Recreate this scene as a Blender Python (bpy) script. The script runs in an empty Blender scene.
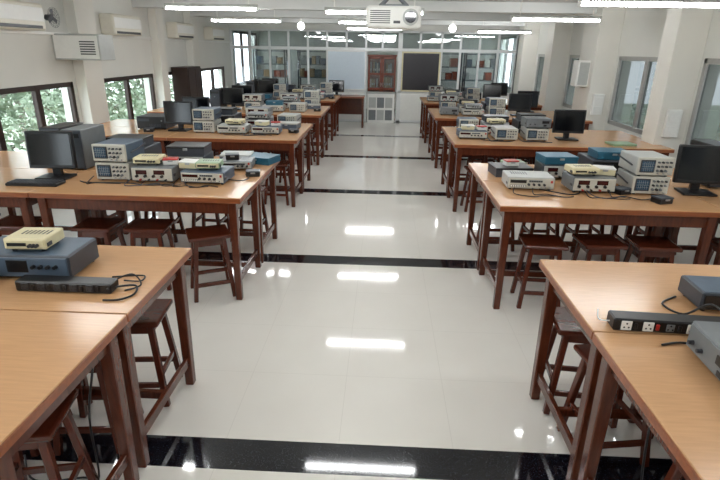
import bpy, bmesh, math, random
from mathutils import Vector, Matrix
random.seed(7)
scn=bpy.context.scene
COL=scn.collection
try:
    scn.view_settings.view_transform='Standard'
except Exception: pass

# ---------------------------------------------------------------- materials
def srgb(r,g,b):
    f=lambda c:(c/255/12.92) if c/255<=0.04045 else ((c/255+0.055)/1.055)**2.4
    return (f(r),f(g),f(b),1)
MATS={}
def mat(name,col,rough=.5,metal=0,noise=0.0,nscale=20,spec=.5,coat=0,emit=None,estr=0,stretch=None,bump=0):
    if name in MATS: return MATS[name]
    m=bpy.data.materials.new(name); m.use_nodes=True
    nt=m.node_tree; b=nt.nodes['Principled BSDF']
    b.inputs['Base Color'].default_value=col
    b.inputs['Roughness'].default_value=rough
    b.inputs['Metallic'].default_value=metal
    b.inputs['Specular IOR Level'].default_value=spec
    b.inputs['Coat Weight'].default_value=coat
    if emit:
        b.inputs['Emission Color'].default_value=emit; b.inputs['Emission Strength'].default_value=estr
    if noise>0:
        tc=nt.nodes.new('ShaderNodeTexCoord'); mp=nt.nodes.new('ShaderNodeMapping')
        if stretch: mp.inputs['Scale'].default_value=stretch
        n=nt.nodes.new('ShaderNodeTexNoise'); n.inputs['Scale'].default_value=nscale; n.inputs['Detail'].default_value=5
        r=nt.nodes.new('ShaderNodeValToRGB')
        r.color_ramp.elements[0].position=.3; r.color_ramp.elements[1].position=.7
        d=[max(0,c*(1-noise)) for c in col[:3]]+[1]; l=[min(1,c*(1+noise)) for c in col[:3]]+[1]
        r.color_ramp.elements[0].color=d; r.color_ramp.elements[1].color=l
        nt.links.new(tc.outputs['Object'],mp.inputs[0]); nt.links.new(mp.outputs[0],n.inputs['Vector'])
        nt.links.new(n.outputs['Fac'],r.inputs[0]); nt.links.new(r.outputs[0],b.inputs['Base Color'])
        if bump:
            bp=nt.nodes.new('ShaderNodeBump'); bp.inputs['Strength'].default_value=bump
            nt.links.new(n.outputs['Fac'],bp.inputs['Height']); nt.links.new(bp.outputs[0],b.inputs['Normal'])
    MATS[name]=m; return m

M_LAM=mat('laminate_wood',srgb(204,158,114),.2,noise=.06,nscale=6,stretch=(1.2,14,14))
M_EDGE=mat('table_edge_wood',srgb(138,76,42),.3,noise=.2,nscale=8,stretch=(1,8,8))
M_DARK=mat('dark_wood',srgb(86,40,23),.22,noise=.25,nscale=7,stretch=(9,9,1.5))
M_STOOL=mat('stool_wood',srgb(86,37,22),.22,noise=.07,nscale=5,stretch=(2,6,6))
M_WALL=mat('wall_paint',srgb(226,226,220),.7,noise=.02,nscale=2)
M_CEIL=mat('ceiling_paint',srgb(214,216,214),.8,noise=.02,nscale=2)
M_TRIM=mat('pillar_paint',srgb(228,226,218),.6,noise=.02,nscale=2)
M_FRAME=mat('window_brown_metal',srgb(52,36,32),.4,.2,noise=.1)
M_GFRAME=mat('window_grey_metal',srgb(170,169,166),.4,.2,noise=.05)
M_ALU=mat('aluminium_frame',srgb(228,230,230),.35,.1,noise=.03)
M_WHITE=mat('white_plastic',srgb(234,234,230),.4,noise=.02)
M_ACW=mat('ac_plastic',srgb(222,218,204),.4,noise=.02)
M_CREAM=mat('cream_plastic',srgb(220,210,172),.4,noise=.03)
M_LGREY=mat('light_grey_enamel',srgb(178,181,178),.4,noise=.04)
M_PANEL=mat('instrument_panel',srgb(196,194,183),.45,noise=.04)
M_BGREY=mat('blue_grey_enamel',srgb(80,96,114),.38,noise=.06)
M_DGREY=mat('dark_grey_enamel',srgb(56,62,71),.4,noise=.08)
M_MGREY=mat('mid_grey_enamel',srgb(114,119,122),.4,noise=.06)
M_BLACK=mat('black_plastic',srgb(18,18,21),.35,noise=.1)
M_KNOB=mat('knob_grey',srgb(48,50,56),.4,noise=.1)
M_FANG=mat('fan_grey',srgb(56,58,64),.4,noise=.1)
M_SCRN=mat('black_screen',srgb(9,11,16),.12,noise=.1)
M_SCOPE=mat('scope_screen',srgb(60,84,104),.15,noise=.1)
M_DISP=mat('display_dark_red',srgb(56,16,18),.2,noise=.1)
M_GREEN=mat('green_plastic',srgb(146,172,138),.4,noise=.05)
M_TEAL=mat('teal_plastic',srgb(34,92,116),.4,noise=.05)
M_RED=mat('red_plastic',srgb(176,40,34),.4,noise=.05)
M_YEL=mat('yellow_plastic',srgb(205,180,80),.4,noise=.05)
M_METAL=mat('brushed_metal',srgb(180,182,184),.3,.9,noise=.05)
M_BOOK=mat('bookcase_wood',srgb(142,62,34),.35,noise=.25,nscale=6,stretch=(8,8,1.5))
M_BLKBRD=mat('dark_board',srgb(30,27,34),.3,noise=.1)
M_WB=mat('whiteboard',srgb(210,224,236),.2,noise=.02)
M_PAPER=mat('paper',srgb(225,222,210),.7,noise=.05)
M_CARD=mat('cardboard',srgb(180,150,115),.8,noise=.1)
M_LEAF=mat('leaves',srgb(132,146,124),.7,noise=.2,nscale=3)
M_BARK=mat('bark',srgb(130,122,114),.8,noise=.3)
M_GROUND=mat('ground_outside',srgb(150,160,142),.9,noise=.2,nscale=1)
M_TUBE=mat('lamp_glow',(1,1,1,1),.5,emit=(.98,.99,1,1),estr=72)
M_BULB=mat('bulb_glow',(1,1,1,1),.5,emit=(1,.99,.98,1),estr=14)
M_LENS=mat('lens_glass',srgb(20,24,40),.05,noise=.05,coat=1)

def glass_mat(name,tint,refl):
    m=bpy.data.materials.new(name); m.use_nodes=True; nt=m.node_tree
    for n in list(nt.nodes): nt.nodes.remove(n)
    o=nt.nodes.new('ShaderNodeOutputMaterial'); t=nt.nodes.new('ShaderNodeBsdfTransparent'); t.inputs[0].default_value=tint
    g=nt.nodes.new('ShaderNodeBsdfGlossy'); g.inputs['Roughness'].default_value=.0; g.inputs[0].default_value=(.95,.96,.97,1)
    x=nt.nodes.new('ShaderNodeMixShader'); x.inputs[0].default_value=refl
    nt.links.new(t.outputs[0],x.inputs[1]); nt.links.new(g.outputs[0],x.inputs[2]); nt.links.new(x.outputs[0],o.inputs[0])
    return m
M_GLASS=glass_mat('window_glass',(.7,.72,.72,1),.06)
M_GLASS2=glass_mat('tinted_glass',(.22,.23,.23,1),.1)
M_PGLASS=glass_mat('partition_glass',(.76,.79,.8,1),.06)

def floor_mat():
    m=bpy.data.materials.new('polished_tile_floor'); m.use_nodes=True; nt=m.node_tree; b=nt.nodes['Principled BSDF']
    L=nt.links.new
    tc=nt.nodes.new('ShaderNodeTexCoord'); sp=nt.nodes.new('ShaderNodeSeparateXYZ'); L(tc.outputs['Object'],sp.inputs[0])
    def M(op,a,bb=None,c=None):
        n=nt.nodes.new('ShaderNodeMath'); n.operation=op
        for i,v in enumerate((a,bb,c)):
            if v is None: continue
            if isinstance(v,(int,float)): n.inputs[i].default_value=v
            else: L(v,n.inputs[i])
        return n.outputs[0]
    y=sp.outputs[1]; x=sp.outputs[0]
    P=2.6; c=2.04
    ym=M('FLOORED_MODULO',M('SUBTRACT',y,c-.11),P)
    strip=M('LESS_THAN',ym,.21)
    yt=M('FLOORED_MODULO',M('SUBTRACT',ym,.21),.5975)
    xt=M('FLOORED_MODULO',M('ADD',x,.18),.6)
    jj=M('MAXIMUM',M('LESS_THAN',yt,.003),M('LESS_THAN',xt,.003))
    n=nt.nodes.new('ShaderNodeTexNoise'); n.inputs['Scale'].default_value=3; n.inputs['Detail'].default_value=6; L(tc.outputs['Object'],n.inputs['Vector'])
    r=nt.nodes.new('ShaderNodeValToRGB'); r.color_ramp.elements[0].color=srgb(234,230,222); r.color_ramp.elements[1].color=srgb(241,238,231); L(n.outputs['Fac'],r.inputs[0])
    n2=nt.nodes.new('ShaderNodeTexNoise'); n2.inputs['Scale'].default_value=120; n2.inputs['Detail'].default_value=3; L(tc.outputs['Object'],n2.inputs['Vector'])
    r2=nt.nodes.new('ShaderNodeValToRGB'); r2.color_ramp.elements[0].position=.5; r2.color_ramp.elements[1].position=.75
    r2.color_ramp.elements[0].color=srgb(13,14,20); r2.color_ramp.elements[1].color=srgb(52,57,72); L(n2.outputs['Fac'],r2.inputs[0])
    def mix(f,a,bb):
        q=nt.nodes.new('ShaderNodeMix'); q.data_type='RGBA'; L(f,q.inputs[0])
        for s,v in ((6,a),(7,bb)):
            if isinstance(v,tuple): q.inputs[s].default_value=v
            else: L(v,q.inputs[s])
        return q.outputs[2]
    jm=M('MULTIPLY',jj,.2)
    base=mix(jm,r.outputs[0],srgb(160,154,144))
    full=mix(strip,base,r2.outputs[0])
    L(full,b.inputs['Base Color'])
    b.inputs['Roughness'].default_value=.065; b.inputs['Specular IOR Level'].default_value=.7
    return m
M_FLOOR=floor_mat()

# ---------------------------------------------------------------- mesh builder
class MB:
    def __init__(s): s.bm=bmesh.new(); s.mats=[]
    def _add(s,t,m,smooth=False):
        if m not in s.mats: s.mats.append(m)
        i=s.mats.index(m)
        for f in t.faces: f.material_index=i; f.smooth=smooth
        me=bpy.data.meshes.new('tmp'); t.to_mesh(me); t.free(); s.bm.from_mesh(me); bpy.data.meshes.remove(me)
    def box(s,c,d,m,bev=0,rot=None,seg=1,taper=None):
        t=bmesh.new(); bmesh.ops.create_cube(t,size=1)
        bmesh.ops.scale(t,vec=Vector(d),verts=t.verts)
        if taper:
            for v in t.verts:
                if v.co.z<0: v.co.x*=taper; v.co.y*=taper
        if bev: bmesh.ops.bevel(t,geom=list(t.edges),offset=bev,segments=seg,affect='EDGES',profile=.5)
        if rot is not None: bmesh.ops.rotate(t,cent=(0,0,0),matrix=rot,verts=t.verts)
        bmesh.ops.translate(t,vec=Vector(c),verts=t.verts)
        s._add(t,m); return s
    def b2(s,x0,x1,y0,y1,z0,z1,m,bev=0):
        return s.box(((x0+x1)/2,(y0+y1)/2,(z0+z1)/2),(abs(x1-x0),abs(y1-y0),abs(z1-z0)),m,bev)
    def cyl(s,p0,p1,r,m,seg=14,r2=None,smooth=True):
        p0=Vector(p0);p1=Vector(p1);d=p1-p0
        t=bmesh.new(); bmesh.ops.create_cone(t,cap_ends=True,segments=seg,radius1=r,radius2=r if r2 is None else r2,depth=d.length)
        q=Vector((0,0,1)).rotation_difference(d.normalized()).to_matrix()
        bmesh.ops.rotate(t,cent=(0,0,0),matrix=q,verts=t.verts)
        bmesh.ops.translate(t,vec=(p0+p1)/2,verts=t.verts)
        s._add(t,m,False); return s
    def beam(s,p0,p1,w,h,m,bev=.003):
        p0=Vector(p0);p1=Vector(p1);d=p1-p0
        q=Vector((0,0,1)).rotation_difference(d.normalized()).to_matrix()
        return s.box((p0+p1)/2,(w,h,d.length),m,bev,rot=q)
    def sph(s,c,r,m,sc=(1,1,1)):
        t=bmesh.new(); bmesh.ops.create_uvsphere(t,u_segments=14,v_segments=8,radius=r)
        bmesh.ops.scale(t,vec=Vector(sc),verts=t.verts); bmesh.ops.translate(t,vec=Vector(c),verts=t.verts)
        s._add(t,m,True); return s
    def tube(s,pts,r,m,seg=6,sub=6):
        P=[Vector(p) for p in pts]; Q=[]
        for i in range(len(P)-1):
            a=P[max(i-1,0)];b=P[i];c=P[i+1];d=P[min(i+2,len(P)-1)]
            for k in range(sub):
                t=k/sub
                Q.append(.5*((2*b)+(c-a)*t+(2*a-5*b+4*c-d)*t*t+(3*b-a-3*c+d)*t**3))
        Q.append(P[-1])
        t=bmesh.new(); rings=[]
        for i,p in enumerate(Q):
            d=(Q[min(i+1,len(Q)-1)]-Q[max(i-1,0)]).normalized()
            q=Vector((0,0,1)).rotation_difference(d)
            rings.append([t.verts.new(p+q@Vector((r*math.cos(a*2*math.pi/seg),r*math.sin(a*2*math.pi/seg),0))) for a in range(seg)])
        for i in range(len(rings)-1):
            A,B=rings[i],rings[i+1]
            best=min(range(seg),key=lambda o:(A[0].co-B[o].co).length)
            for k in range(seg):
                try: t.faces.new((A[k],A[(k+1)%seg],B[(k+1+best)%seg],B[(k+best)%seg]))
                except ValueError: pass
        s._add(t,m,True); return s
    def obj(s,name,parent=None,loc=None):
        me=bpy.data.meshes.new(name); bmesh.ops.recalc_face_normals(s.bm,faces=s.bm.faces); s.bm.to_mesh(me); s.bm.free()
        for m in s.mats: me.materials.append(m)
        o=bpy.data.objects.new(name,me); COL.objects.link(o)
        if parent: o.parent=parent
        if loc: o.location=loc
        return o
def thing(name,cat,label,loc=(0,0,0),rz=0,group=None):
    e=bpy.data.objects.new(name,None); e.empty_display_size=.1; COL.objects.link(e)
    e['category']=cat; e['label']=label; e.location=loc; e.rotation_euler=(0,0,rz)
    if group: e['group']=group
    return e
def clone(o,parent=None):
    n=o.copy()
    if parent: n.parent=parent
    COL.objects.link(n)
    for c in list(o.children): clone(c,n)
    return n
KIT={}
def place(kind,loc,rz=0,label=None,group=None):
    if kind not in KIT:
        r=BUILD[kind](); KIT[kind]=(r,r['label'])
    else: r=clone(KIT[kind][0]); r['label']=KIT[kind][1]
    r.location=loc; r.rotation_euler=(0,0,rz)
    if label: r['label']=label
    if group: r['group']=group
    return r
def structure(o): o['kind']='structure'; return o
U=random.uniform
def j(a=.03): return U(-a,a)

# ---------------------------------------------------------------- room
XL,XR,YN,YF,ZC=-4.3,3.8,-2.6,15.0,2.72
YB=18.5
o=MB().b2(XL-.2,XR+.2,YN-.2,YB+.2,-.1,0,M_FLOOR).obj('floor'); structure(o)
o=MB().b2(XL-.2,XR+.2,YN-.2,YB+.2,ZC,ZC+.1,M_CEIL).obj('ceiling'); structure(o)
def wall_x(name,X0,X1,holes):
    m=MB(); y=YN
    for (a,b,z0,z1) in holes:
        m.b2(X0,X1,y,a,0,ZC,M_WALL); m.b2(X0,X1,a,b,0,z0,M_WALL); m.b2(X0,X1,a,b,z1,ZC,M_WALL); y=b
    m.b2(X0,X1,y,YB,0,ZC,M_WALL)
    return structure(m.obj(name))
LW=[(-1.5,1.2,.55,1.47),(1.9,4.2,.55,1.47),(4.85,7.2,.55,1.47),(7.8,9.8,.55,1.47),(10.2,11.2,.55,1.47),(12.4,14.3,.55,1.47),(15.4,18.2,.9,2.4)]  # openings near the camera unseen, for daylight; last one added to brighten rear room
RW=[(-1.0,1.4,.85,1.92),(2.0,3.9,.85,1.92),(4.5,6.6,.85,1.92),(7.05,8.95,.85,1.92),(9.9,11.3,.9,1.92),(12.0,13.6,.9,1.92),(15.4,18.2,.9,2.4)]  # last opening is added to brighten the room behind the partition
wall_x('wall_left',XL-.2,XL,LW); wall_x('wall_right',XR,XR+.2,RW)
structure(MB().b2(XL,XR,YN-.2,YN,0,ZC,M_WALL).obj('wall_near'))
structure(MB().b2(XL,XR,YB,YB+.2,0,ZC,M_WALL).obj('wall_far'))
wn=0
def window(X,side,y0,y1,z0,z1,gm,fm):
    global wn; wn+=1
    m=MB(); t=.065; xc=X
    xa,xb=xc-.03,xc+.03
    m.b2(xa,xb,y0,y1,z0,z0+t,fm,.004); m.b2(xa,xb,y0,y1,z1-t,z1,fm,.004)
    m.b2(xa,xb,y0,y0+t,z0,z1,fm,.004); m.b2(xa,xb,y1-t,y1,z0,z1,fm,.004)
    n=max(1,round((y1-y0)/.85))
    for i in range(1,n):
        yy=y0+(y1-y0)*i/n; m.b2(xa-.003,xb+.003,yy-.045,yy+.045,z0+.01,z1-.01,fm,.004)
    m.b2(xc-.004,xc+.004,y0+t*.5,y1-t*.5,z0+t*.5,z1-t*.5,gm)
    structure(m.obj('window_%d'%wn))
for h_ in LW: window(XL-.04,1,*h_,M_GLASS,M_FRAME)
for h_ in RW: window(XR+.02,-1,*h_,M_GLASS if h_[0]>15 else M_GLASS2,M_GFRAME)
tn=0
def trim(x0,x1,y0,y1,z0,z1,m=M_TRIM,bev=.006):
    global tn; tn+=1
    return structure(MB().b2(x0,x1,y0,y1,z0,z1,m,bev).obj('trim_%d'%tn))
for y0,y1 in ((1.3,1.8),(4.35,4.75),(7.26,7.74),(9.85,10.15),(11.6,12.0)):
    trim(XL,XL+.15,y0,y1,0,ZC)
for y0,y1 in ((1.5,1.9),(6.66,7.0),(9.05,9.75),(11.4,11.85),(13.8,14.3)):
    trim(XR-.36,XR,y0,y1,0,ZC)
for yy in (1.6,6.85,9.4,11.75,14.0):
    trim(XL,XR,yy-.12,yy+.12,ZC-.16,ZC,M_CEIL)
trim(XL,XL+.04,YN,YF,2.06,2.1,M_WHITE,.004)

# ---- far glazed partition
pn=MB()
yp0,yp1=YF-.03,YF+.03
zt=2.44
def post(x,z0=0,z1=zt,w=.06): pn.b2(x-w/2,x+w/2,yp0,yp1,z0,z1,M_ALU,.004)
cols=[-4.27,-3.74,-3.2,-2.67,-2.13,-1.6,-.52,1.55,2.06,2.57,3.08,3.58]
for x in cols: post(x)
for x in (-1.06,-.07,.965): post(x,1.95,zt)
post(.42,0,zt,.12)
pn.b2(XL,3.8,yp0-.01,yp1+.01,zt,ZC,M_WALL)
pn.b2(3.58,3.8,yp0,yp1,0,zt,M_WALL)
pn.b2(XL,3.6,yp0,yp1,zt-.05,zt,M_ALU,.004)
pn.b2(XL,3.6,yp0-.01,yp1+.01,1.92,2.0,M_ALU,.004)
for a,b in ((-4.27,-.52),(.38,3.58)):
    pn.b2(a,b,yp0,yp1,.82,.88,M_ALU,.004); pn.b2(a,b,yp0+.01,yp1-.01,.02,.82,M_WHITE)
    pn.b2(a,b,yp0,yp1,0,.07,M_ALU,.004)
pn.b2(XL,3.6,YF-.003,YF+.003,1.97,zt-.04,M_PGLASS)
pn.b2(-4.27,-1.6,YF-.003,YF+.003,.87,1.93,M_PGLASS)
pn.b2(1.55,3.58,YF-.003,YF+.003,.87,1.93,M_PGLASS)
pn.b2(-1.6,-.52,YF+.0,YF+.02,.87,1.93,M_WALL)
pn.b2(.38,1.55,YF+.0,YF+.02,.87,1.93,M_WALL)
structure(pn.obj('wall_partition'))

wb=thing('whiteboard','whiteboard','blue-white writing board with thin aluminium frame on the partition',(-1.06,YF-.07,.9))
MB().b2(-.52,.52,-.01,.02,0,1.0,M_WB).obj('board_surface',wb)
f_=MB(); f_.b2(-.54,.54,-.02,.03,-.02,.01,M_ALU); f_.b2(-.54,.54,-.02,.03,.99,1.02,M_ALU); f_.b2(-.54,-.51,-.02,.03,0,1,M_ALU); f_.b2(.51,.54,-.02,.03,0,1,M_ALU); f_.obj('frame',wb)
bb=thing('notice_board','notice board','dark notice board with light wooden frame on the partition',(1.0,YF-.07,.88))
MB().b2(-.5,.5,-.01,.02,.02,1.02,M_BLKBRD).obj('board_surface',bb)
f_=MB(); f_.b2(-.53,.53,-.02,.03,-.01,.03,M_CREAM); f_.b2(-.53,.53,-.02,.03,1.0,1.04,M_CREAM); f_.b2(-.53,-.49,-.02,.03,0,1.03,M_CREAM); f_.b2(.49,.53,-.02,.03,0,1.03,M_CREAM); f_.obj('frame',bb)

ct=thing('counter','counter','white low counter with printed grey panels closing the opening',(-.07,YF-.1,0))
c_=MB(); c_.b2(-.38,.38,-.12,.18,0,.8,M_WHITE,.006); c_.obj('body',ct)
MB().b2(-.42,.42,-.15,.2,.8,.84,M_LGREY,.006).obj('countertop',ct)
for i in range(3):
    for k in range(2):
        MB().b2(-.34+.23*i,-.14+.23*i,-.126,-.119,.08+.34*k,.36+.34*k,M_LGREY if (i+k)%2 else M_MGREY).obj('printed_panel',ct)
def build_bookcase():
    r=thing('bookcase','bookcase','reddish-brown wooden bookcase with glazed doors and files inside')
    W,D,H=.8,.36,1.78
    b=MB(); b.b2(-W/2,-W/2+.03,-D/2,D/2,0,H,M_BOOK,.003); b.b2(W/2-.03,W/2,-D/2,D/2,0,H,M_BOOK,.003)
    b.b2(-W/2,W/2,D/2-.02,D/2,0,H,M_BOOK); b.b2(-W/2-.02,W/2+.02,-D/2-.02,D/2,H,H+.04,M_BOOK,.004)
    for z in (.05,.5,.9,1.3): b.b2(-W/2,W/2,-D/2+.03,D/2,z,z+.025,M_BOOK)
    b.obj('body',r)
    for s_ in (-1,1):
        d=MB(); x0=min(0,s_*W/2)+.005; x1=max(0,s_*W/2)-.005
        y0,y1=-D/2-.02,-D/2
        for a,b_ in ((x0,x0+.05),(x1-.05,x1)): d.b2(a,b_,y0,y1,.05,H-.01,M_BOOK,.003)
        for z in (.05,.46,.86,1.27,H-.07): d.b2(x0,x1,y0,y1,z,z+.06,M_BOOK,.003)
        d.b2(x0+.04,x1-.04,y0+.008,y1-.008,.08,H-.04,M_PGLASS)
        dd=d.obj('door',r)
        MB().cyl((-s_*(-.03),y0-.02,.95),(-s_*(-.03),y0-.02,1.07),.008,M_METAL,8).obj('handle',dd)
    return r
BUILD={'bookcase':build_bookcase}
place('bookcase',(-.07,YF+.6,0))
def binder(x,y,z,w,hh,grp):
    m=random.choice([M_PAPER,M_CARD,M_CREAM,M_LGREY,M_CARD,M_BGREY])
    q=MB(); q.b2(-w/2,w/2,-.1,.1,0,hh,m,.003); q.b2(-w/2+.006,w/2-.006,-.104,-.1,.06,.12,M_WHITE)
    o=q.obj('file_binder',None,(x,y,z)); o['category']='file'; o['label']='cardboard file binder standing upright on a shelf'; o['group']=grp
for z in (.925,1.325):
    x=-.34
    while x<.3:
        w=U(.03,.06); hh=U(.22,.3)
        if random.random()<.8: binder(-.07+x+w/2,YF+.62,z,w,hh,'files in the bookcase')
        x+=w+.006
def build_rack():
    r=thing('storage_rack','shelf','grey steel open storage rack behind the glass partition')
    for sx in (-1,1):
        for sy in (-1,1): MB().b2(sx*.5-.02,sx*.5+.02,sy*.2-.02,sy*.2+.02,0,1.9,M_DGREY).obj('post',r)
    for z in (.1,.6,1.05,1.45,1.85): MB().b2(-.52,.52,-.22,.22,z,z+.03,M_MGREY,.003).obj('shelf',r)
    return r
BUILD['rack']=build_rack
for x,y in ((-3.7,YF+2.4),(-2.3,YF+2.6),(1.95,YF+2.6),(3.1,YF+2.6)):
    place('rack',(x,y,0))
    for z in (1.08,1.48):
        xx=x-.46
        while xx<x+.36:
            w=U(.1,.26); hh=U(.18,.26)
            if random.random()<.75:
                o=MB().box((0,0,hh/2),(w-.02,.3,hh),random.choice([M_CARD,M_BOOK,M_MGREY,M_LGREY,M_PAPER,M_BGREY]),.005).obj('storage_box',None,(xx+w/2,y,z))
                o['category']='box'; o['label']='storage box standing on a steel rack shelf'; o['group']='boxes on the storage racks'
            xx+=w

# ---------------------------------------------------------------- tables
def build_table(W,D=.775):
    def f():
        r=thing('lab_table','table','lab table with tan laminate top and dark reddish-brown wooden legs',group='laboratory tables')
        H=.88
        t=MB(); t.b2(-W/2+.003,W/2-.003,-D/2+.003,D/2-.003,H-.008,H,M_LAM,.002)
        t.b2(-W/2+.001,W/2-.001,-D/2+.001,D/2-.001,H-.045,H-.006,M_EDGE,.004); t.obj('tabletop',r)
        lx=W/2-.075; ly=D/2-.055
        a=MB()
        for s_ in (-1,1):
            a.b2(-lx,lx,s_*ly-.012,s_*ly+.012,H-.14,H-.045,M_DARK,.002)
            a.b2(s_*lx-.012,s_*lx+.012,-ly,ly,H-.14,H-.045,M_DARK,.002)
        a.obj('apron',r)
        for sx in (-1,1):
            for sy in (-1,1):
                MB().box((sx*lx,sy*ly,(H-.045)/2),(.064,.064,H-.045),M_DARK,.005,taper=.78).obj('leg',r)
            MB().b2(sx*lx-.013,sx*lx+.013,-ly+.025,ly-.025,.14,.195,M_DARK,.003).obj('stretcher',r)
        MB().b2(-lx+.012,lx-.012,-.016,.016,.145,.19,M_DARK,.003).obj('stretcher',r)
        return r
    return f
TA=1.65
BUILD['table_a']=build_table(TA); BUILD['table_b']=build_table(1.0); BUILD['table_c']=build_table(1.4)
def build_stool():
    r=thing('stool','stool','dark brown wooden stool with square seat and splayed legs',group='wooden stools')
    H=.55
    s=MB(); s.box((0,0,H-.016),(.33,.30,.032),M_STOOL,.012,seg=2)
    s.obj('seat',r)
    tp=.105; bt=.155
    for sx in (-1,1):
        for sy in (-1,1):
            MB().beam((sx*bt,sy*bt*.92,0.004),(sx*tp,sy*tp*.92,H-.028),.034,.034,M_STOOL,.004).obj('leg',r)
    def at(z): return bt+(tp-bt)*z/H
    u=MB(); z=H-.06; a_=at(z)
    for s_ in (-1,1):
        u.b2(-a_,a_,s_*a_*.92-.009,s_*a_*.92+.009,z-.03,z+.03,M_STOOL,.002)
        u.b2(s_*a_-.009,s_*a_+.009,-a_*.92,a_*.92,z-.03,z+.03,M_STOOL,.002)
    u.obj('apron',r)
    for s_ in (-1,1):
        z=.14; a_=at(z); MB().b2(-a_,a_,s_*a_*.92-.01,s_*a_*.92+.01,z-.016,z+.016,M_STOOL,.003).obj('rail',r)
        z=.2; a_=at(z); MB().b2(s_*a_-.01,s_*a_+.01,-a_*.92,a_*.92,z-.016,z+.016,M_STOOL,.003).obj('rail',r)
    return r
BUILD['stool']=build_stool
PY=[1.1,3.68,6.33,8.93,11.53]
D=.775
for i,y0 in enumerate(PY):
    for k in (0,1):
        yc=y0+D/2+k*(D+.004)
        place('table_a',(-1.06-TA/2,yc,0)); place('table_a',(.89+TA/2,yc,0))
        if i>0:
            place('table_c',(-1.06-TA-.703,yc,0)); place('table_b',(.89+TA+.503,yc,0))
def stool(x,y,rz=0): place('stool',(x,y,0),rz)
for i,y0 in enumerate(PY):
    fy=y0+.24; by=y0+2*D-.14
    if i==0:
        for x,y,r in ((-1.36,2.5,.1),(-1.42,1.62,.2),(-1.8,2.5,0),(-2.2,2.45,.1),(-1.45,2.13,.1),(-1.85,2.1,0),(-1.9,1.6,.1),(1.16,2.58,-.1),(1.2,2.2,.15),(1.6,2.56,.05),(2.0,2.5,0),(1.65,2.15,0),(1.3,1.5,0),(1.75,1.5,0)): stool(x,y,r)
        continue
    if i==1:
        for x,y,r in ((-1.39,3.84,.45),(-1.93,3.98,.05),(-2.36,3.96,0),(-3.05,3.95,0),(-3.5,4.0,.1),(1.31,3.88,-.05),(1.77,3.93,.05),(2.19,3.92,-.05),(2.85,3.93,.05),(3.25,3.95,0)): stool(x,y,r)
    else:
        for x in (-1.38,-1.87,-2.35,-3.05,-3.5,1.25,1.72,2.18,2.85,3.25): stool(x+j(),fy+U(-.12,.03),j(.1))
    for x in (-1.38,-1.85,-2.33,-3.05,1.25,1.7,2.18,2.9): stool(x+j(),by+U(-.02,.14),j(.1))

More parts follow.
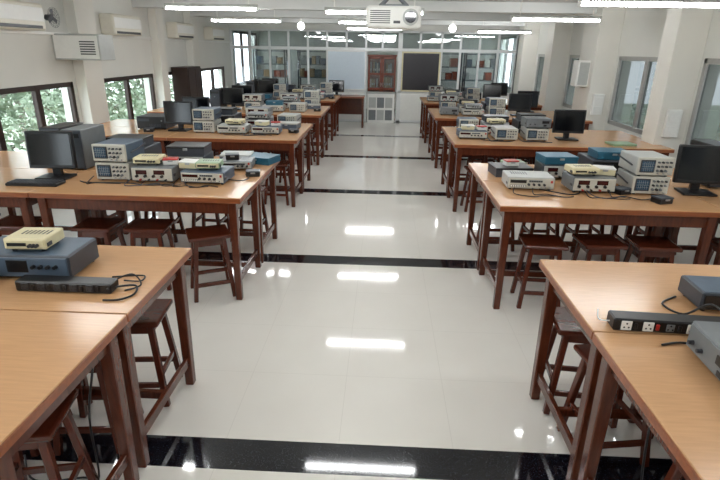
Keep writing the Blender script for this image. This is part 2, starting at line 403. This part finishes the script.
# ---------------------------------------------------------------- instruments
def feet(m,w,d):
    for sx in (-1,1):
        for sy in (-1,1): m.cyl((sx*(w/2-.03),sy*(d/2-.03),0),(sx*(w/2-.03),sy*(d/2-.03),.014),.012,M_BLACK,8)
def knob(parent,x,y,z,r=.011,m=None):
    MB().cyl((x,y,z),(x,y-.018,z),r,m or M_KNOB,12,r2=r*.85).obj('knob',parent)
def build_gen(name,label,w,h,d,mbody,mfront,mdisp,style):
    def f():
        r=thing(name,'lab instrument',label)
        b=MB(); feet(b,w,d); b.b2(-w/2,w/2,-d/2,d/2,.014,h,mbody,.005)
        for i in range(7): b.b2(-w/2+.05+i*.02,-w/2+.058+i*.02,-.02,d/2-.05,h-.001,h+.001,M_KNOB)
        b.obj('body',r)
        y=-d/2
        MB().b2(-w/2+.008,w/2-.008,y-.006,y+.002,.022,h-.008,mfront,.002).obj('front_panel',r)
        hh=h-.03; zc=.018+hh/2
        if style=='gen':
            MB().b2(-w/2+.02,-w/2+.15,y-.009,y-.005,zc+.005,zc+hh*.38,mdisp).obj('display',r)
            bt=MB(); bt.b2(-w/2+.02,-w/2+.148,y-.008,y-.005,zc-hh*.25-.008,zc-hh*.25+.008,M_MGREY)
            for i in range(7): bt.box((-w/2+.03+i*.018,y-.01,zc-hh*.25),(.011,.012,.011),M_WHITE,.002)
            bt.obj('button_row',r)
            bt=MB(); bt.b2(-.02,.09,y-.008,y-.005,zc+hh*.28-.008,zc+hh*.28+.008,M_MGREY)
            for i in range(6): bt.box((.03+i*.018-.04,y-.01,zc+hh*.28),(.011,.012,.011),M_KNOB,.002)
            bt.obj('button_row',r)
            for i in range(4): knob(r,-.02+i*.042,y-.006,zc-hh*.06,.011)
            for i in range(3): MB().cyl((w/2-.11+i*.035,y-.006,zc-hh*.3),(w/2-.11+i*.035,y-.024,zc-hh*.3),.007,M_METAL,10).obj('connector',r)
            MB().b2(w/2-.035,w/2-.018,y-.012,y-.005,zc+.01,zc+.03,M_RED,.002).obj('power_switch',r)
        elif style=='psu':
            for s_ in (-.5,.35): MB().b2(s_*w*.5-.045,s_*w*.5+.045,y-.009,y-.005,zc+.004,zc+hh*.4,mdisp).obj('display',r)
            for i in range(4): knob(r,-w/2+.05+i*(w-.1)/3.6,y-.006,zc-hh*.1,.013,M_BLACK)
            for i,mm in enumerate((M_RED,M_BLACK,M_RED,M_BLACK)):
                MB().cyl((-w/2+.08+i*.07,y-.006,zc-hh*.38),(-w/2+.08+i*.07,y-.026,zc-hh*.38),.008,mm,10).obj('terminal',r)
        elif style=='plain':
            MB().b2(w/2-.12,w/2-.03,y-.009,y-.005,zc,zc+hh*.35,mdisp).obj('display',r)
            for i in range(2): knob(r,-w/2+.05+i*.06,y-.006,zc-hh*.1,.009,M_KNOB)
            MB().b2(w/2-.1,w/2-.06,y-.01,y-.005,zc-hh*.38,zc-hh*.15,M_BLACK,.002).obj('power_switch',r)
        elif style=='small':
            MB().b2(-w/2+.02,-w/2+.11,y-.009,y-.005,zc-hh*.1,zc+hh*.3,mdisp).obj('display',r)
            for i in range(3): knob(r,-w/2+.13+i*(w-.15)/3,y-.006,zc,.009,M_KNOB)
        for s_ in (-1,1): MB().b2(s_*(w/2)-.004,s_*(w/2)+.004,-d/2+.01,-d/2+.05,h*.5-.01,h*.5+.01,M_KNOB,.002).obj('side_pivot',r)
        return r
    return f
BUILD['gen']=build_gen('function_generator','light grey function generator with knobs, buttons and small display',.38,.11,.26,M_LGREY,M_PANEL,M_BLACK,'gen')
BUILD['gen2']=build_gen('function_generator','blue-grey cased function generator with pale front panel',.37,.105,.28,M_BGREY,M_PANEL,M_DISP,'gen')
BUILD['gen3']=build_gen('frequency_counter','mid grey frequency counter with dark readout',.3,.085,.24,M_MGREY,M_LGREY,M_BLACK,'gen')
BUILD['psu']=build_gen('power_supply','pale power supply with dark displays, black knobs and red terminals',.35,.13,.26,M_MGREY,M_PANEL,M_DISP,'psu')
BUILD['psu2']=build_gen('power_supply','dark grey bench power supply with twin displays',.34,.13,.28,M_DGREY,M_LGREY,M_DISP,'psu')
BUILD['psu3']=build_gen('power_supply','plain grey bench power supply with few knobs',.32,.125,.28,M_MGREY,M_MGREY,M_BLACK,'plain')
BUILD['small']=build_gen('digital_meter','small cream bench meter with dark display',.22,.065,.18,M_CREAM,M_CREAM,M_BLACK,'small')
BUILD['small2']=build_gen('digital_meter','small cream bench meter with black knobs',.2,.07,.17,M_CREAM,M_CREAM,M_BLACK,'small')
BUILD['smallg']=build_gen('digital_meter','small pale green bench meter with dark display',.2,.065,.17,M_GREEN,M_CREAM,M_BLACK,'small')
def build_scope(mb):
    def f():
        r=thing('oscilloscope','oscilloscope','light grey oscilloscope with blue-grey screen, knobs and carrying handle')
        w,h,d=.275,.15,.34
        b=MB(); feet(b,w,d); b.b2(-w/2,w/2,-d/2+.02,d/2,.014,h,mb,.006)
        b.b2(-w/2-.003,w/2+.003,-d/2,-d/2+.03,.012,h+.002,M_PANEL,.005); b.obj('body',r)
        y=-d/2
        s=MB(); s.b2(-w/2+.012,-.01,y-.008,y+.002,.035,h-.015,M_KNOB,.004); s.obj('bezel',r)
        x0,x1=-w/2+.022,-.02
        s=MB(); s.b2(x0,x1,y-.011,y-.006,.045,h-.025,M_SCOPE,.002)
        for i in range(1,6): s.b2(x0+(x1-x0)*i/6-.0005,x0+(x1-x0)*i/6+.0005,y-.0118,y-.011,.047,h-.027,M_LGREY)
        for i in range(1,4): s.b2(x0,x1,y-.0118,y-.011,.045+i*.02-.0005,.045+i*.02+.0005,M_LGREY)
        s.obj('screen',r)
        for ix in range(4):
            for iz in range(3):
                if (ix,iz)==(3,0): continue
                knob(r,.015+ix*.031,y-.002,.05+iz*.034,.009 if iz else .011, M_KNOB if (ix+iz)%2 else M_MGREY)
        for i in range(3): MB().cyl((.02+i*.042,y,.027),(.02+i*.042,y-.02,.027),.006,M_METAL,10).obj('connector',r)
        hd=MB(); q=w/2+.008
        hd.tube([(-q,-.08,h*.5),(-q,.05,h*.6),(-q,.165,h*.7),(-q+.02,.182,h*.72),(0,.184,h*.72),(q-.02,.182,h*.72),(q,.165,h*.7),(q,.05,h*.6),(q,-.08,h*.5)],.007,M_KNOB,8,3)
        hd.obj('handle',r)
        return r
    return f
BUILD['scope']=build_scope(M_LGREY); BUILD['scope2']=build_scope(M_BGREY)
def build_monitor(w,h,fat):
    def f():
        r=thing('computer_monitor','monitor','black computer monitor with dark screen on a stand' if not fat else 'squarish black computer monitor with dark screen on a stand')
        MB().box((0,.02,.01),(.26,.2,.02),M_BLACK,.008,seg=2).obj('base',r)
        m=MB(); m.beam((0,.06,.015),(0,.055,.2),.07,.04,M_BLACK); m.obj('neck',r)
        t=Matrix.Rotation(math.radians(-4),3,'X'); zc=.085+h/2
        m=MB(); m.box((0,.02,zc),(w,.04,h),M_BLACK,.008,rot=t,seg=2); m.box((0,.05 if not fat else .06,zc-.01),(w*.7,.03 if not fat else .06,h*.65),M_BLACK,.015,rot=t); m.obj('housing',r)
        MB().box((0,-.0015,zc+.007),(w-.04,.004,h-.05),M_SCRN,0,rot=t).obj('screen',r)
        return r
    return f
BUILD['monitor']=build_monitor(.4,.3,False); BUILD['monitorf']=build_monitor(.39,.31,True)
def build_case():
    r=thing('computer_case','computer','dark computer case lying flat with vented front')
    w,h,d=.4,.17,.4
    b=MB(); b.b2(-w/2,w/2,-d/2,d/2,.01,h,M_DGREY,.006); feet(b,w,d)
    b.obj('body',r); y=-d/2
    MB().b2(-w/2+.004,w/2-.004,y-.012,y,.014,h-.004,M_BLACK,.006).obj('front_panel',r)
    MB().b2(-w/2+.03,-w/2+.18,y-.015,y-.011,h-.06,h-.025,M_DGREY,.002).obj('drive_bay',r)
    MB().cyl((w/2-.05,y-.01,h-.05),(w/2-.05,y-.018,h-.05),.01,M_MGREY).obj('power_button',r)
    g=MB(); g.b2(-.03,.135,y-.0125,y-.011,.025,.075,M_BLACK)
    for i in range(8): g.b2(-.02+i*.02,-.01+i*.02,y-.014,y-.011,.03,.07,M_DGREY)
    g.obj('vent',r)
    return r
BUILD['case']=build_case
def build_tower(mb,lab):
    def f():
        r=thing('computer_tower','computer',lab)
        w,h,d=.19,.36,.4
        b=MB(); b.b2(-w/2,w/2,-d/2,d/2,.01,h,mb,.006); feet(b,w,d); b.obj('body',r); y=-d/2
        MB().b2(-w/2+.004,w/2-.004,y-.012,y,.014,h-.004,M_DGREY,.006).obj('front_panel',r)
        MB().b2(-.075,.075,y-.016,y-.011,h-.07,h-.03,M_BLACK,.002).obj('drive_bay',r)
        MB().cyl((0,y-.01,h-.12),(0,y-.018,h-.12),.012,M_MGREY).obj('power_button',r)
        return r
    return f
BUILD['tower']=build_tower(M_BLACK,'black upright computer tower with vented front'); BUILD['towerg']=build_tower(M_MGREY,'grey upright computer tower standing behind a monitor')
def build_keyboard():
    r=thing('keyboard','keyboard','black computer keyboard lying before the monitor')
    MB().box((0,0,.011),(.42,.14,.022),M_BLACK,.006).obj('body',r)
    k=MB(); k.box((0,0,.0225),(.4,.13,.004),M_BLACK)
    for i in range(14):
        for jj in range(5): k.box((-.185+i*.0285,-.05+jj*.025,.026),(.023,.02,.008),M_KNOB,.002)
    o=k.obj('keys',r); o['kind']='stuff'
    return r
BUILD['keyboard']=build_keyboard
def build_strip(dark,L_):
    def f():
        r=thing('power_strip','power strip','plain black extension board with dark sockets' if dark else 'black extension board with white sockets and red switches')
        hh=.055 if not dark else .05
        MB().box((0,0,hh/2+.002),(L_,.08,hh),M_BLACK,.006).obj('body',r)
        n=5
        for i in range(n):
            x=-L_/2+.05+i*(L_-.07)/n
            s=MB(); q=.034 if dark else (.042 if i!=2 else .032)
            s.box((x,-.042,.029),(q,.005,q),M_KNOB if dark else (M_WHITE if i!=2 else M_MGREY),.002)
            for dx,dz in ((-.009,-.007),(.009,-.007),(0,.01)): s.cyl((x+dx,-.044,.029+dz),(x+dx,-.045,.029+dz),.004,M_BLACK,8)
            s.obj('socket',r)
            MB().box((x+.036,-.043,.029),(.014,.008,.026),M_BLACK if dark or i not in(1,3) else M_RED,.002).obj('switch',r)
        MB().sph((L_/2-.012,-.041,.03),.006,M_RED if not dark else M_KNOB).obj('indicator_lamp',r)
        return r
    return f
BUILD['strip']=build_strip(False,.5); BUILD['stripd']=build_strip(True,.45)
def build_plug():
    r=thing('plug','plug','black three-pin mains plug pushed into a socket')
    MB().box((0,0,.0),(.045,.05,.045),M_BLACK,.012,seg=2).obj('body',r)
    MB().cyl((0,-.025,0),(0,-.05,0),.008,M_BLACK,10,r2=.005).obj('cord_grip',r)
    return r
BUILD['plug']=build_plug
def build_box(name,label,w,d,h,mb,ml,cat='box'):
    def f():
        r=thing(name,cat,label)
        b=MB(); b.b2(-w/2,w/2,-d/2,d/2,0,h*.8,mb,.004); b.obj('body',r)
        MB().b2(-w/2-.003,w/2+.003,-d/2-.003,d/2+.003,h*.75,h,ml,.004).obj('lid',r)
        MB().b2(-.02,.02,-d/2-.01,-d/2,h*.55,h*.8,M_METAL,.002).obj('latch',r)
        return r
    return f
BUILD['kitd']=build_box('trainer_kit','dark grey circuit trainer kit case with closed lid',.34,.26,.085,M_DGREY,M_BLACK,'trainer kit')
BUILD['kitb']=build_box('trainer_kit','teal-blue circuit trainer kit case with closed lid',.3,.24,.07,M_TEAL,M_TEAL,'trainer kit')
BUILD['kitg']=build_box('trainer_kit','blue-grey circuit trainer kit case with pale lid',.3,.24,.08,M_BGREY,M_LGREY,'trainer kit')
BUILD['flat']=build_box('folder','flat green folder lying on the table',.3,.22,.025,M_GREEN,M_GREEN,'folder')
BUILD['kitc']=build_box('component_box','small cream component box with metal latch',.16,.12,.06,M_CREAM,M_WHITE,'box')
BUILD['kitr']=build_box('component_box','small red-lidded component box',.12,.09,.05,M_WHITE,M_RED,'box')
BUILD['adapt']=build_box('adapter_box','small black adapter box lying on the table',.12,.1,.05,M_BLACK,M_DGREY,'adapter')
TZ=.88
def put(kind,x,y,z=0,rz=0,label=None): return place(kind,(x,y,TZ+z),rz,label)
def build_bigbox(w,d,h,mf,mb):
    def f():
        r=thing('bench_instrument','lab instrument','wide dark blue-grey bench instrument with grey front panel')
        b=MB(); feet(b,w,d); b.b2(-w/2,w/2,-d/2,d/2,.014,h,mb,.006); b.b2(-w/2+.01,w/2-.01,-d/2+.01,d/2-.01,h,h+.003,M_BGREY,.001); b.obj('body',r)
        y=-d/2
        MB().b2(-w/2+.01,w/2-.01,y-.006,y+.002,.022,h-.008,mf,.002).obj('front_panel',r)
        MB().b2(-w/2+.2,-w/2+.3,y-.009,y-.005,.045,h-.02,M_BLACK).obj('display',r)
        for i in range(4): knob(r,-w/2+.33+i*.035,y-.006,h*.6,.01,M_BLACK)
        return r
    return f
BUILD['bigbox']=build_bigbox(.5,.27,.125,M_BGREY,M_DGREY); BUILD['bigbox2']=build_bigbox(.36,.2,.095,M_BLACK,M_DGREY)
# row 1 left
put('bigbox',-1.725,2.3,0,.03)
place('small2',(-1.7,2.29,TZ+.129),.06,'small cream bench meter resting on a dark instrument')
put('stripd',-1.44,2.085,0,0); put('kitd',-1.97,1.99,0,.1)
# row 1 right
put('strip',1.225,1.915,0,-.05); place('plug',(1.31,1.85,TZ+.028),0)
put('psu3',1.335,1.605,0,-math.pi/2-.06,'plain grey bench instrument turned sideways toward the aisle')
put('bigbox2',1.61,2.17,0,-.04)
# row 2 left
put('monitorf',-2.77,4.13,0,.05); put('keyboard',-2.8,3.92,0,.02)
put('towerg',-2.77,4.66,0,0); put('tower',-3.02,4.75,0,0); put('case',-2.42,4.85,0,0); put('kitd',-2.42,4.83,.172)
put('scope',-2.25,4.27,0,.03); put('scope2',-2.25,4.27,.153,-.03)
put('psu',-1.9,4.2,0,.02); put('gen2',-1.47,4.2,0,-.03)
place('small',(-1.97,4.22,TZ+.132),.1); put('kitr',-1.79,4.22,.132,.3); put('smallg',-1.45,4.2,.108,.1); put('kitc',-1.62,4.22,.108,-.1)
put('psu2',-1.8,4.72,0); put('kitd',-1.8,4.7,.132,.05); put('gen3',-1.36,4.72,0,.1); put('adapt',-1.4,4.7,.088,.3)
put('kitb',-2.95,5.08,0,.1); put('adapt',-1.14,4.42,0,.2); put('adapt',-1.57,4.62,0,.3)
put('kitg',-1.45,5.03,0,.1); put('small',-1.9,5.05,0,.1); put('kitb',-1.2,5.0,0,-.3)
# row 2 right
put('gen',1.24,4.29,0,-.03); put('psu',1.73,4.25,0,.02); put('scope',2.18,4.28,0,-.03); put('scope',2.18,4.28,.153,.02)
put('monitorf',2.6,4.2,0,-.12); put('small',1.66,4.25,.132,.08); put('kitc',1.85,4.27,.132,-.2); put('psu2',1.62,4.72,0); put('kitb',1.6,4.72,.132,.1)
put('case',2.1,4.83,0); put('kitb',2.1,4.8,.172); put('tower',2.9,4.6,0,0); put('adapt',2.17,3.9,0,.3); put('kitd',1.2,4.75,0,.1); put('kitr',1.2,4.75,.085,.2)
put('smallg',1.3,5.05,0,.2); put('adapt',1.97,4.15,0,.4)
# rows 3..5
for i in (2,3,4):
    y=PY[i]+.5
    put('monitor',-2.72+j(),y+.05,0,j(.1))
    if i>2: put('tower',-3.02,y+.1,0,0)
    else: put('case',-3.15,y+.3,0,0); put('adapt',-3.1,y-.1,0,.2)
    put('scope',-2.36+j(.01),y+.08); put('psu' if i%2 else 'scope2',-2.36,y+.08,.153)
    put('gen' if i!=4 else 'psu2',-1.98,y+.02+j(),0,j(.05)); put('gen2' if i!=3 else 'scope',-1.54+j(.01),y+.02,0,j(.05))
    put('small' if i!=3 else 'kitb',-1.96,y,.134 if i==4 else .113,j(.2))
    if i!=3: put('kitc',-1.6,y,.108,j(.2)); put('kitr',-1.42,y,.108,j(.3))
    put('psu2',-1.75,y+.48,0); put('gen3',-1.75,y+.48,.132); put('case',-2.3,y+.65,0); put('kitb' if i==3 else 'kitd',-2.3,y+.6,.172); put('kitg',-1.35,y+.55,0,j(.2))
    put('adapt',-1.2,y+.1,0,j(.3))
    put('gen2' if i!=3 else 'psu3',1.18,y+.05,0,j(.05))
    if i>2: put('gen',1.6,y+.02+j()); put('gen3',1.6,y+.02,.113)
    else: put('scope',1.6,y+.04); put('kitc',1.12,y+.05,.108); put('kitr',1.3,y+.05,.108,.2)
    put('small',1.16,y+.45,0,j(.2)); put('psu',1.58,y+.5,0); put('scope',2.0+j(.01),y+.06); put('scope2' if i!=2 else 'psu3',2.0,y+.06,.153)
    put('monitor',2.42+j(),y+.05,0,j(.1)); put('case',2.1,y+.72,0)
    put('kitd' if i==2 else 'kitb',2.1,y+.68,.172); put('small',1.58,y+.5,.132,j(.2))
    put('scope',-1.4,y+.92,0,j(.1)); put('gen',-1.85,y+.92,0,j(.1)); put('psu',-1.85,y+.92,.113,j(.05)); put('monitor',-2.75,y+.75,0,j(.1))
    put('scope2',1.25,y+.9,0,j(.1)); put('gen',1.65,y+.92,0,j(.1)); put('kitd',1.65,y+.92,.113,j(.1))
    if i>2: put('scope',-1.4,y+.92,.153,j(.05)); put('psu2',1.25,y+.9,.153,j(.05)); put('monitor',2.75,y+.75,0,j(.1))
place('flat',(3.0,PY[2]+.25,TZ),.1)

# ---------------------------------------------------------------- cables
def cable(pts,label,m=M_BLACK,r=.005):
    o=MB().tube(pts,r,m).obj('cable'); o['category']='cable'; o['label']=label
cable([(-1.21,2.08,.905),(-1.13,2.11,.9),(-1.11,2.05,.887),(-1.15,1.99,.887),(-1.22,1.98,.887)],'short black cable end lying on the laminate table')
cable([(-1.2,2.14,.91),(-1.14,2.18,.89),(-1.16,2.25,.887),(-1.3,2.22,.887)],'thin black cable looped on the laminate table',M_BLACK,.004)
cable([(-1.25,2.13,.91),(-1.17,2.17,.93),(-1.12,2.14,.89),(-1.17,2.08,.887)],'thin black cable looped on the laminate table',M_BLACK,.004)
cable([(-1.2,1.81,.7),(-1.26,1.79,.4),(-1.28,1.8,.05),(-1.38,1.83,.008),(-1.6,1.8,.008),(-1.75,1.95,.008)],'black cable hanging under the table to the floor')
cable([(1.46,1.92,.92),(1.42,2.0,.96),(1.34,2.04,.89),(1.3,2.14,.887),(1.4,2.22,.887)],'black cable looped on the laminate table')
cable([(1.31,1.8,.905),(1.28,1.76,.9),(1.2,1.8,.888),(1.12,1.78,.887)],'black plug cord curling on the laminate table')
cable([(1.18,1.81,.7),(1.16,1.78,.4),(1.24,1.8,.03),(1.45,1.8,.008),(1.6,1.75,.008),(1.8,1.85,.008)],'black cable drooping below the table onto the floor')
cable([(-2.5,4.04,.887),(-2.4,4.0,.887),(-2.1,4.02,.887),(-1.9,3.97,.887),(-1.7,4.03,.887)],'thin black cable lying before the instruments')
cable([(1.3,4.14,.9),(1.5,4.05,.887),(1.6,4.08,.887),(1.62,4.11,.9)],'thin black cable lying before the instruments')
cable([(-1.27,4.1,.92),(-1.18,4.15,.9),(-1.15,4.3,.887),(-1.22,4.45,.887)],'thin black cable lying beside the instruments')
cable([(.99,1.92,.91),(.95,1.97,.888),(.98,2.06,.888)],'short pale wire on the laminate table',M_WHITE,.003)
for sx,xa,xb in ((-1,-2.5,-1.3),(1,1.05,2.2)):
    for i in (1,2,3,4):
        y=PY[i]+.33
        for q in range(5):
            x0=U(xa,xb-.3); pts=[(x0,y+.12,.91)]
            for s_ in range(4): pts.append((x0+.1*s_+j(.03),y-.02+j(.05),.886))
            cable(pts,'thin tangled lead lying before the instruments',random.choice([M_BLACK,M_BLACK,M_BLACK,M_DGREY]),.004)

# ---------------------------------------------------------------- ceiling lamps
ZL=2.38
def build_lamp():
    r=thing('ceiling_lamp','ceiling light','white batten ceiling lamp with glowing fluorescent tube',group='fluorescent ceiling lamps')
    b=MB(); b.b2(-.62,.62,-.03,.03,.022,.06,M_LGREY,.005)
    for s_ in (-1,1): b.b2(s_*.61-.012,s_*.61+.012,-.02,.02,-.02,.03,M_WHITE,.003)
    b.obj('housing',r)
    for s_ in (-.5,.5): MB().cyl((s_,0,.06),(s_,0,ZC-ZL),.008,M_WHITE,8).obj('hanger_rod',r)
    MB().cyl((-.6,0,0),(.6,0,0),.015,M_TUBE,10).obj('tube',r)
    return r
BUILD['lamp']=build_lamp
for P_ in ((-2.42,-1.1),(-2.42,1.5),(-2.4,4.3),(-2.3,7.25,2.42),(-2.42,9.5),
           (-.15,-.6),(-.15,1.9),(-.13,4.4),(-.15,6.95),(-.2,9.5),(-.25,12.3),
           (2.38,-.2),(2.38,2.45),(2.32,5.05,2.36),(2.38,7.9),(2.75,12.9)):
    place('lamp',(P_[0],P_[1],P_[2] if len(P_)>2 else ZL))
# projector
pj=thing('projector','projector','white ceiling-mounted projector with lens and vent grille hanging from a pole',(.045,3.45,2.07))
MB().box((0,0,.065),(.33,.27,.125),M_WHITE,.02,seg=3).obj('body',pj)
l=MB(); l.cyl((.1,-.128,.065),(.1,-.155,.065),.046,M_LGREY,24); l.cyl((.1,-.15,.065),(.1,-.158,.065),.033,M_LENS,24); l.obj('lens',pj)
g=MB(); g.b2(-.15,-.01,-.1365,-.133,.025,.105,M_WHITE)
for i in range(7): g.b2(-.14,-.02,-.1385,-.133,.03+i*.011,.035+i*.011,M_KNOB)
g.obj('vent_grille',pj)
MB().b2(.0,.04,-.1375,-.133,.03,.045,M_KNOB).obj('control_panel',pj)
l=MB(); l.b2(-.09,.09,-.07,.07,.127,.14,M_MGREY,.003)
for a,b in ((-.08,-.06),(.08,-.06),(-.08,.06),(.08,.06)): l.beam((a,b,.135),(0,0,.21),.018,.006,M_MGREY,.001)
l.cyl((0,0,.2),(0,0,ZC-2.07),.026,M_MGREY,12); l.cyl((0,0,ZC-2.09),(0,0,ZC-2.07),.07,M_MGREY,16); l.obj('mount_pole',pj)
def build_bulb():
    r=thing('spot_lamp','ceiling light','round bright lamp hanging near the glass partition')
    MB().sph((0,0,0),.085,M_BULB).obj('bulb',r)
    MB().cyl((0,0,.07),(0,0,ZC-2.46),.014,M_WHITE,8).obj('hanger_rod',r)
    return r
BUILD['bulb']=build_bulb
place('bulb',(-2.05,13.3,2.46)); place('bulb',(1.6,13.3,2.46))
def build_ac():
    r=thing('air_conditioner','air conditioner','cream wall-mounted split air conditioner with louvre',group='wall air conditioners')
    b=MB(); b.box((.11,0,.15),(.22,.95,.30),M_ACW,.03,seg=3); b.obj('body',r)
    MB().b2(.218,.226,-.45,.45,.1,.25,M_WHITE,.004).obj('front_panel',r)
    MB().b2(.15,.224,-.4,.4,.02,.055,M_KNOB,.004).obj('louvre',r)
    return r
BUILD['ac']=build_ac
for y in (6.0,8.6,11.1,13.3): place('ac',(XL,y,2.1))
sb=thing('stabiliser_box','wall box','pale grey metal box with louvred front mounted high on the wall',(XL,7.06,1.76))
MB().b2(.0,.62,-.18,.19,0,.32,M_LGREY,.008).obj('body',sb)
g=MB(); g.b2(.02,.6,-.188,-.18,.02,.3,M_WHITE,.003)
for i in range(6): g.b2(.36,.56,-.191,-.187,.07+i*.03,.084+i*.03,M_KNOB)
g.obj('front_panel',sb)
def build_fan():
    r=thing('wall_fan','fan','dark wall-mounted fan with round wire guard')
    k=.62
    b=MB(); b.box((.012,0,0),(.025,.07,.1),M_FANG,.004); b.beam((.015,0,0),(.12,0,.02),.02,.02,M_FANG); b.cyl((.09,0,.02),(.16,0,.02),.035,M_FANG,16); b.obj('bracket',r)
    g=MB()
    for rr in (.06*k,.11*k,.16*k,.19*k):
        pts=[(.19,rr*math.cos(a*math.pi/10),.02+rr*math.sin(a*math.pi/10)) for a in range(21)]
        g.tube(pts,.002,M_FANG,5,2)
    for a in range(16):
        c,s=math.cos(a*math.pi/8),math.sin(a*math.pi/8); g.cyl((.19,.02*c,.02+.02*s),(.19,.19*k*c,.02+.19*k*s),.0015,M_FANG,5)
    g.obj('guard',r)
    for a in range(3):
        t=Matrix.Rotation(a*2*math.pi/3,3,'X')
        q=MB(); v=t@Vector((0,0,.055)); q.box((.17,v.y,.02+v.z),(.006,.05,.085),M_FANG,.002,rot=t); q.obj('blade',r)
    return r
BUILD['fan']=build_fan
place('fan',(XL,6.7,2.24))
cb=thing('wall_cabinet','cabinet','dark brown tall wall cabinet standing by the windows',(XL+.3,11.0,0))
MB().b2(-.28,.05,-.4,.4,0,1.56,M_FRAME,.01).obj('body',cb)
for a,b in ((-.39,-.005),(.005,.39)):
    d=MB().b2(.05,.07,a,b,.05,1.52,M_FRAME,.004).obj('door',cb)
    MB().b2(.07,.085,b-.06,b-.04,.75,.9,M_METAL,.003).obj('handle',d)
sp=thing('wall_speaker','speaker','white loudspeaker box on the wall pillar',(XR-.36,9.3,1.42))
MB().b2(-.2,0,-.14,.14,0,.42,M_WHITE,.012).obj('body',sp)
MB().b2(-.18,-.02,-.147,-.14,.03,.39,M_LGREY,.004).obj('grille',sp)
def build_sw():
    r=thing('switch_board','switch board','plain white electrical switch board fixed on the wall pillar')
    MB().box((0,-.02,.17),(.18,.05,.34),M_WHITE,.008).obj('box',r)
    for i in range(2):
        MB().box((0,-.048,.09+i*.15),(.13,.01,.1),M_WHITE,.003).obj('switch',r)
    return r
BUILD['sw']=build_sw
place('sw',(XR-.2,6.65,.98)); place('sw',(XR-.2,9.04,.98))
dk=thing('office_desk','desk','brown wooden desk beside the opening in the partition',(-1.0,13.95,0))
MB().b2(-.5,.5,-.3,.3,.76,.8,M_EDGE,.005).obj('tabletop',dk)
for sx in (-1,1): MB().b2(sx*.46-.025,sx*.46+.025,-.27,.27,0,.76,M_DARK,.004).obj('side_panel',dk)
MB().b2(-.44,.44,.2,.22,.3,.76,M_DARK).obj('modesty_panel',dk)
place('monitor',(-1.25,14.0,.8),0,'black monitor standing on the brown desk')

# ---------------------------------------------------------------- outside
structure(MB().b2(-60,60,-40,60,-3.3,-3.2,M_GROUND).obj('ground_outside'))
def build_tree():
    r=thing('tree','tree','leafy pale green tree outside the window')
    m=MB(); m.cyl((0,0,0),(.1,0,3.2),.16,M_BARK,10,r2=.1)
    tips=[]
    for i in range(18):
        a=i*2.4; z=2.3+i*.17; L_=1.6-.05*i
        p0=(.1,0,z); p1=(.1+L_*math.cos(a),L_*math.sin(a),z+.8); m.cyl(p0,p1,.04,M_BARK,6,r2=.012); tips.append((p0,p1))
    m.cyl((.1,0,3.1),(.15,0,6.2),.1,M_BARK,8,r2=.02); m.obj('trunk',r)
    t=MB(); b=bmesh.new()
    for p0,p1 in tips:
        for k in range(230):
            u=U(.25,1.1); c=Vector(p0).lerp(Vector(p1),u)+Vector([random.gauss(0,.25) for _ in range(3)])
            q=Matrix.Rotation(U(0,6.3),3,Vector([random.gauss(0,1) for _ in range(3)]).normalized())
            s=U(.06,.13)
            vs=[b.verts.new(c+q@Vector(v)) for v in ((-s,0,0),(0,-s*.45,0),(s,0,0),(0,s*.45,0))]
            b.faces.new(vs)
    t._add(b,M_LEAF); o=t.obj('foliage',r); o['kind']='stuff'
    return r
BUILD['tree']=build_tree
for x,y,rz in ((-7.6,8.6,0),(-7.9,13.4,1.2),(-8.6,19,4),(-12.6,12,3),(-12.8,18,5)): place('tree',(x,y,-3.2),rz)

# world
w=bpy.data.worlds.new('world'); scn.world=w; w.use_nodes=True
w.node_tree.nodes['Background'].inputs[0].default_value=(.88,.94,1,1)
w.node_tree.nodes['Background'].inputs[1].default_value=11.5

# camera
f=510.;hh=1.95;th=math.atan(190.4/510);ps=math.atan(21.7*math.cos(th)/510);ro=math.radians(1.0)
F=Vector((-math.sin(ps)*math.cos(th),math.cos(ps)*math.cos(th),-math.sin(th)));R=Vector((math.cos(ps),math.sin(ps),0));UU=Vector((-math.sin(ps)*math.sin(th),math.cos(ps)*math.sin(th),math.cos(th)))
R2=R*math.cos(ro)+UU*math.sin(ro); U2=UU*math.cos(ro)-R*math.sin(ro)
cd=bpy.data.cameras.new('camera'); cd.lens=f*36/720; cd.clip_start=.05; cd.clip_end=200
co=bpy.data.objects.new('camera',cd); COL.objects.link(co)
m=Matrix((R2,U2,-F)).transposed().to_4x4(); m.translation=Vector((0,0,hh)); co.matrix_world=m
scn.camera=co
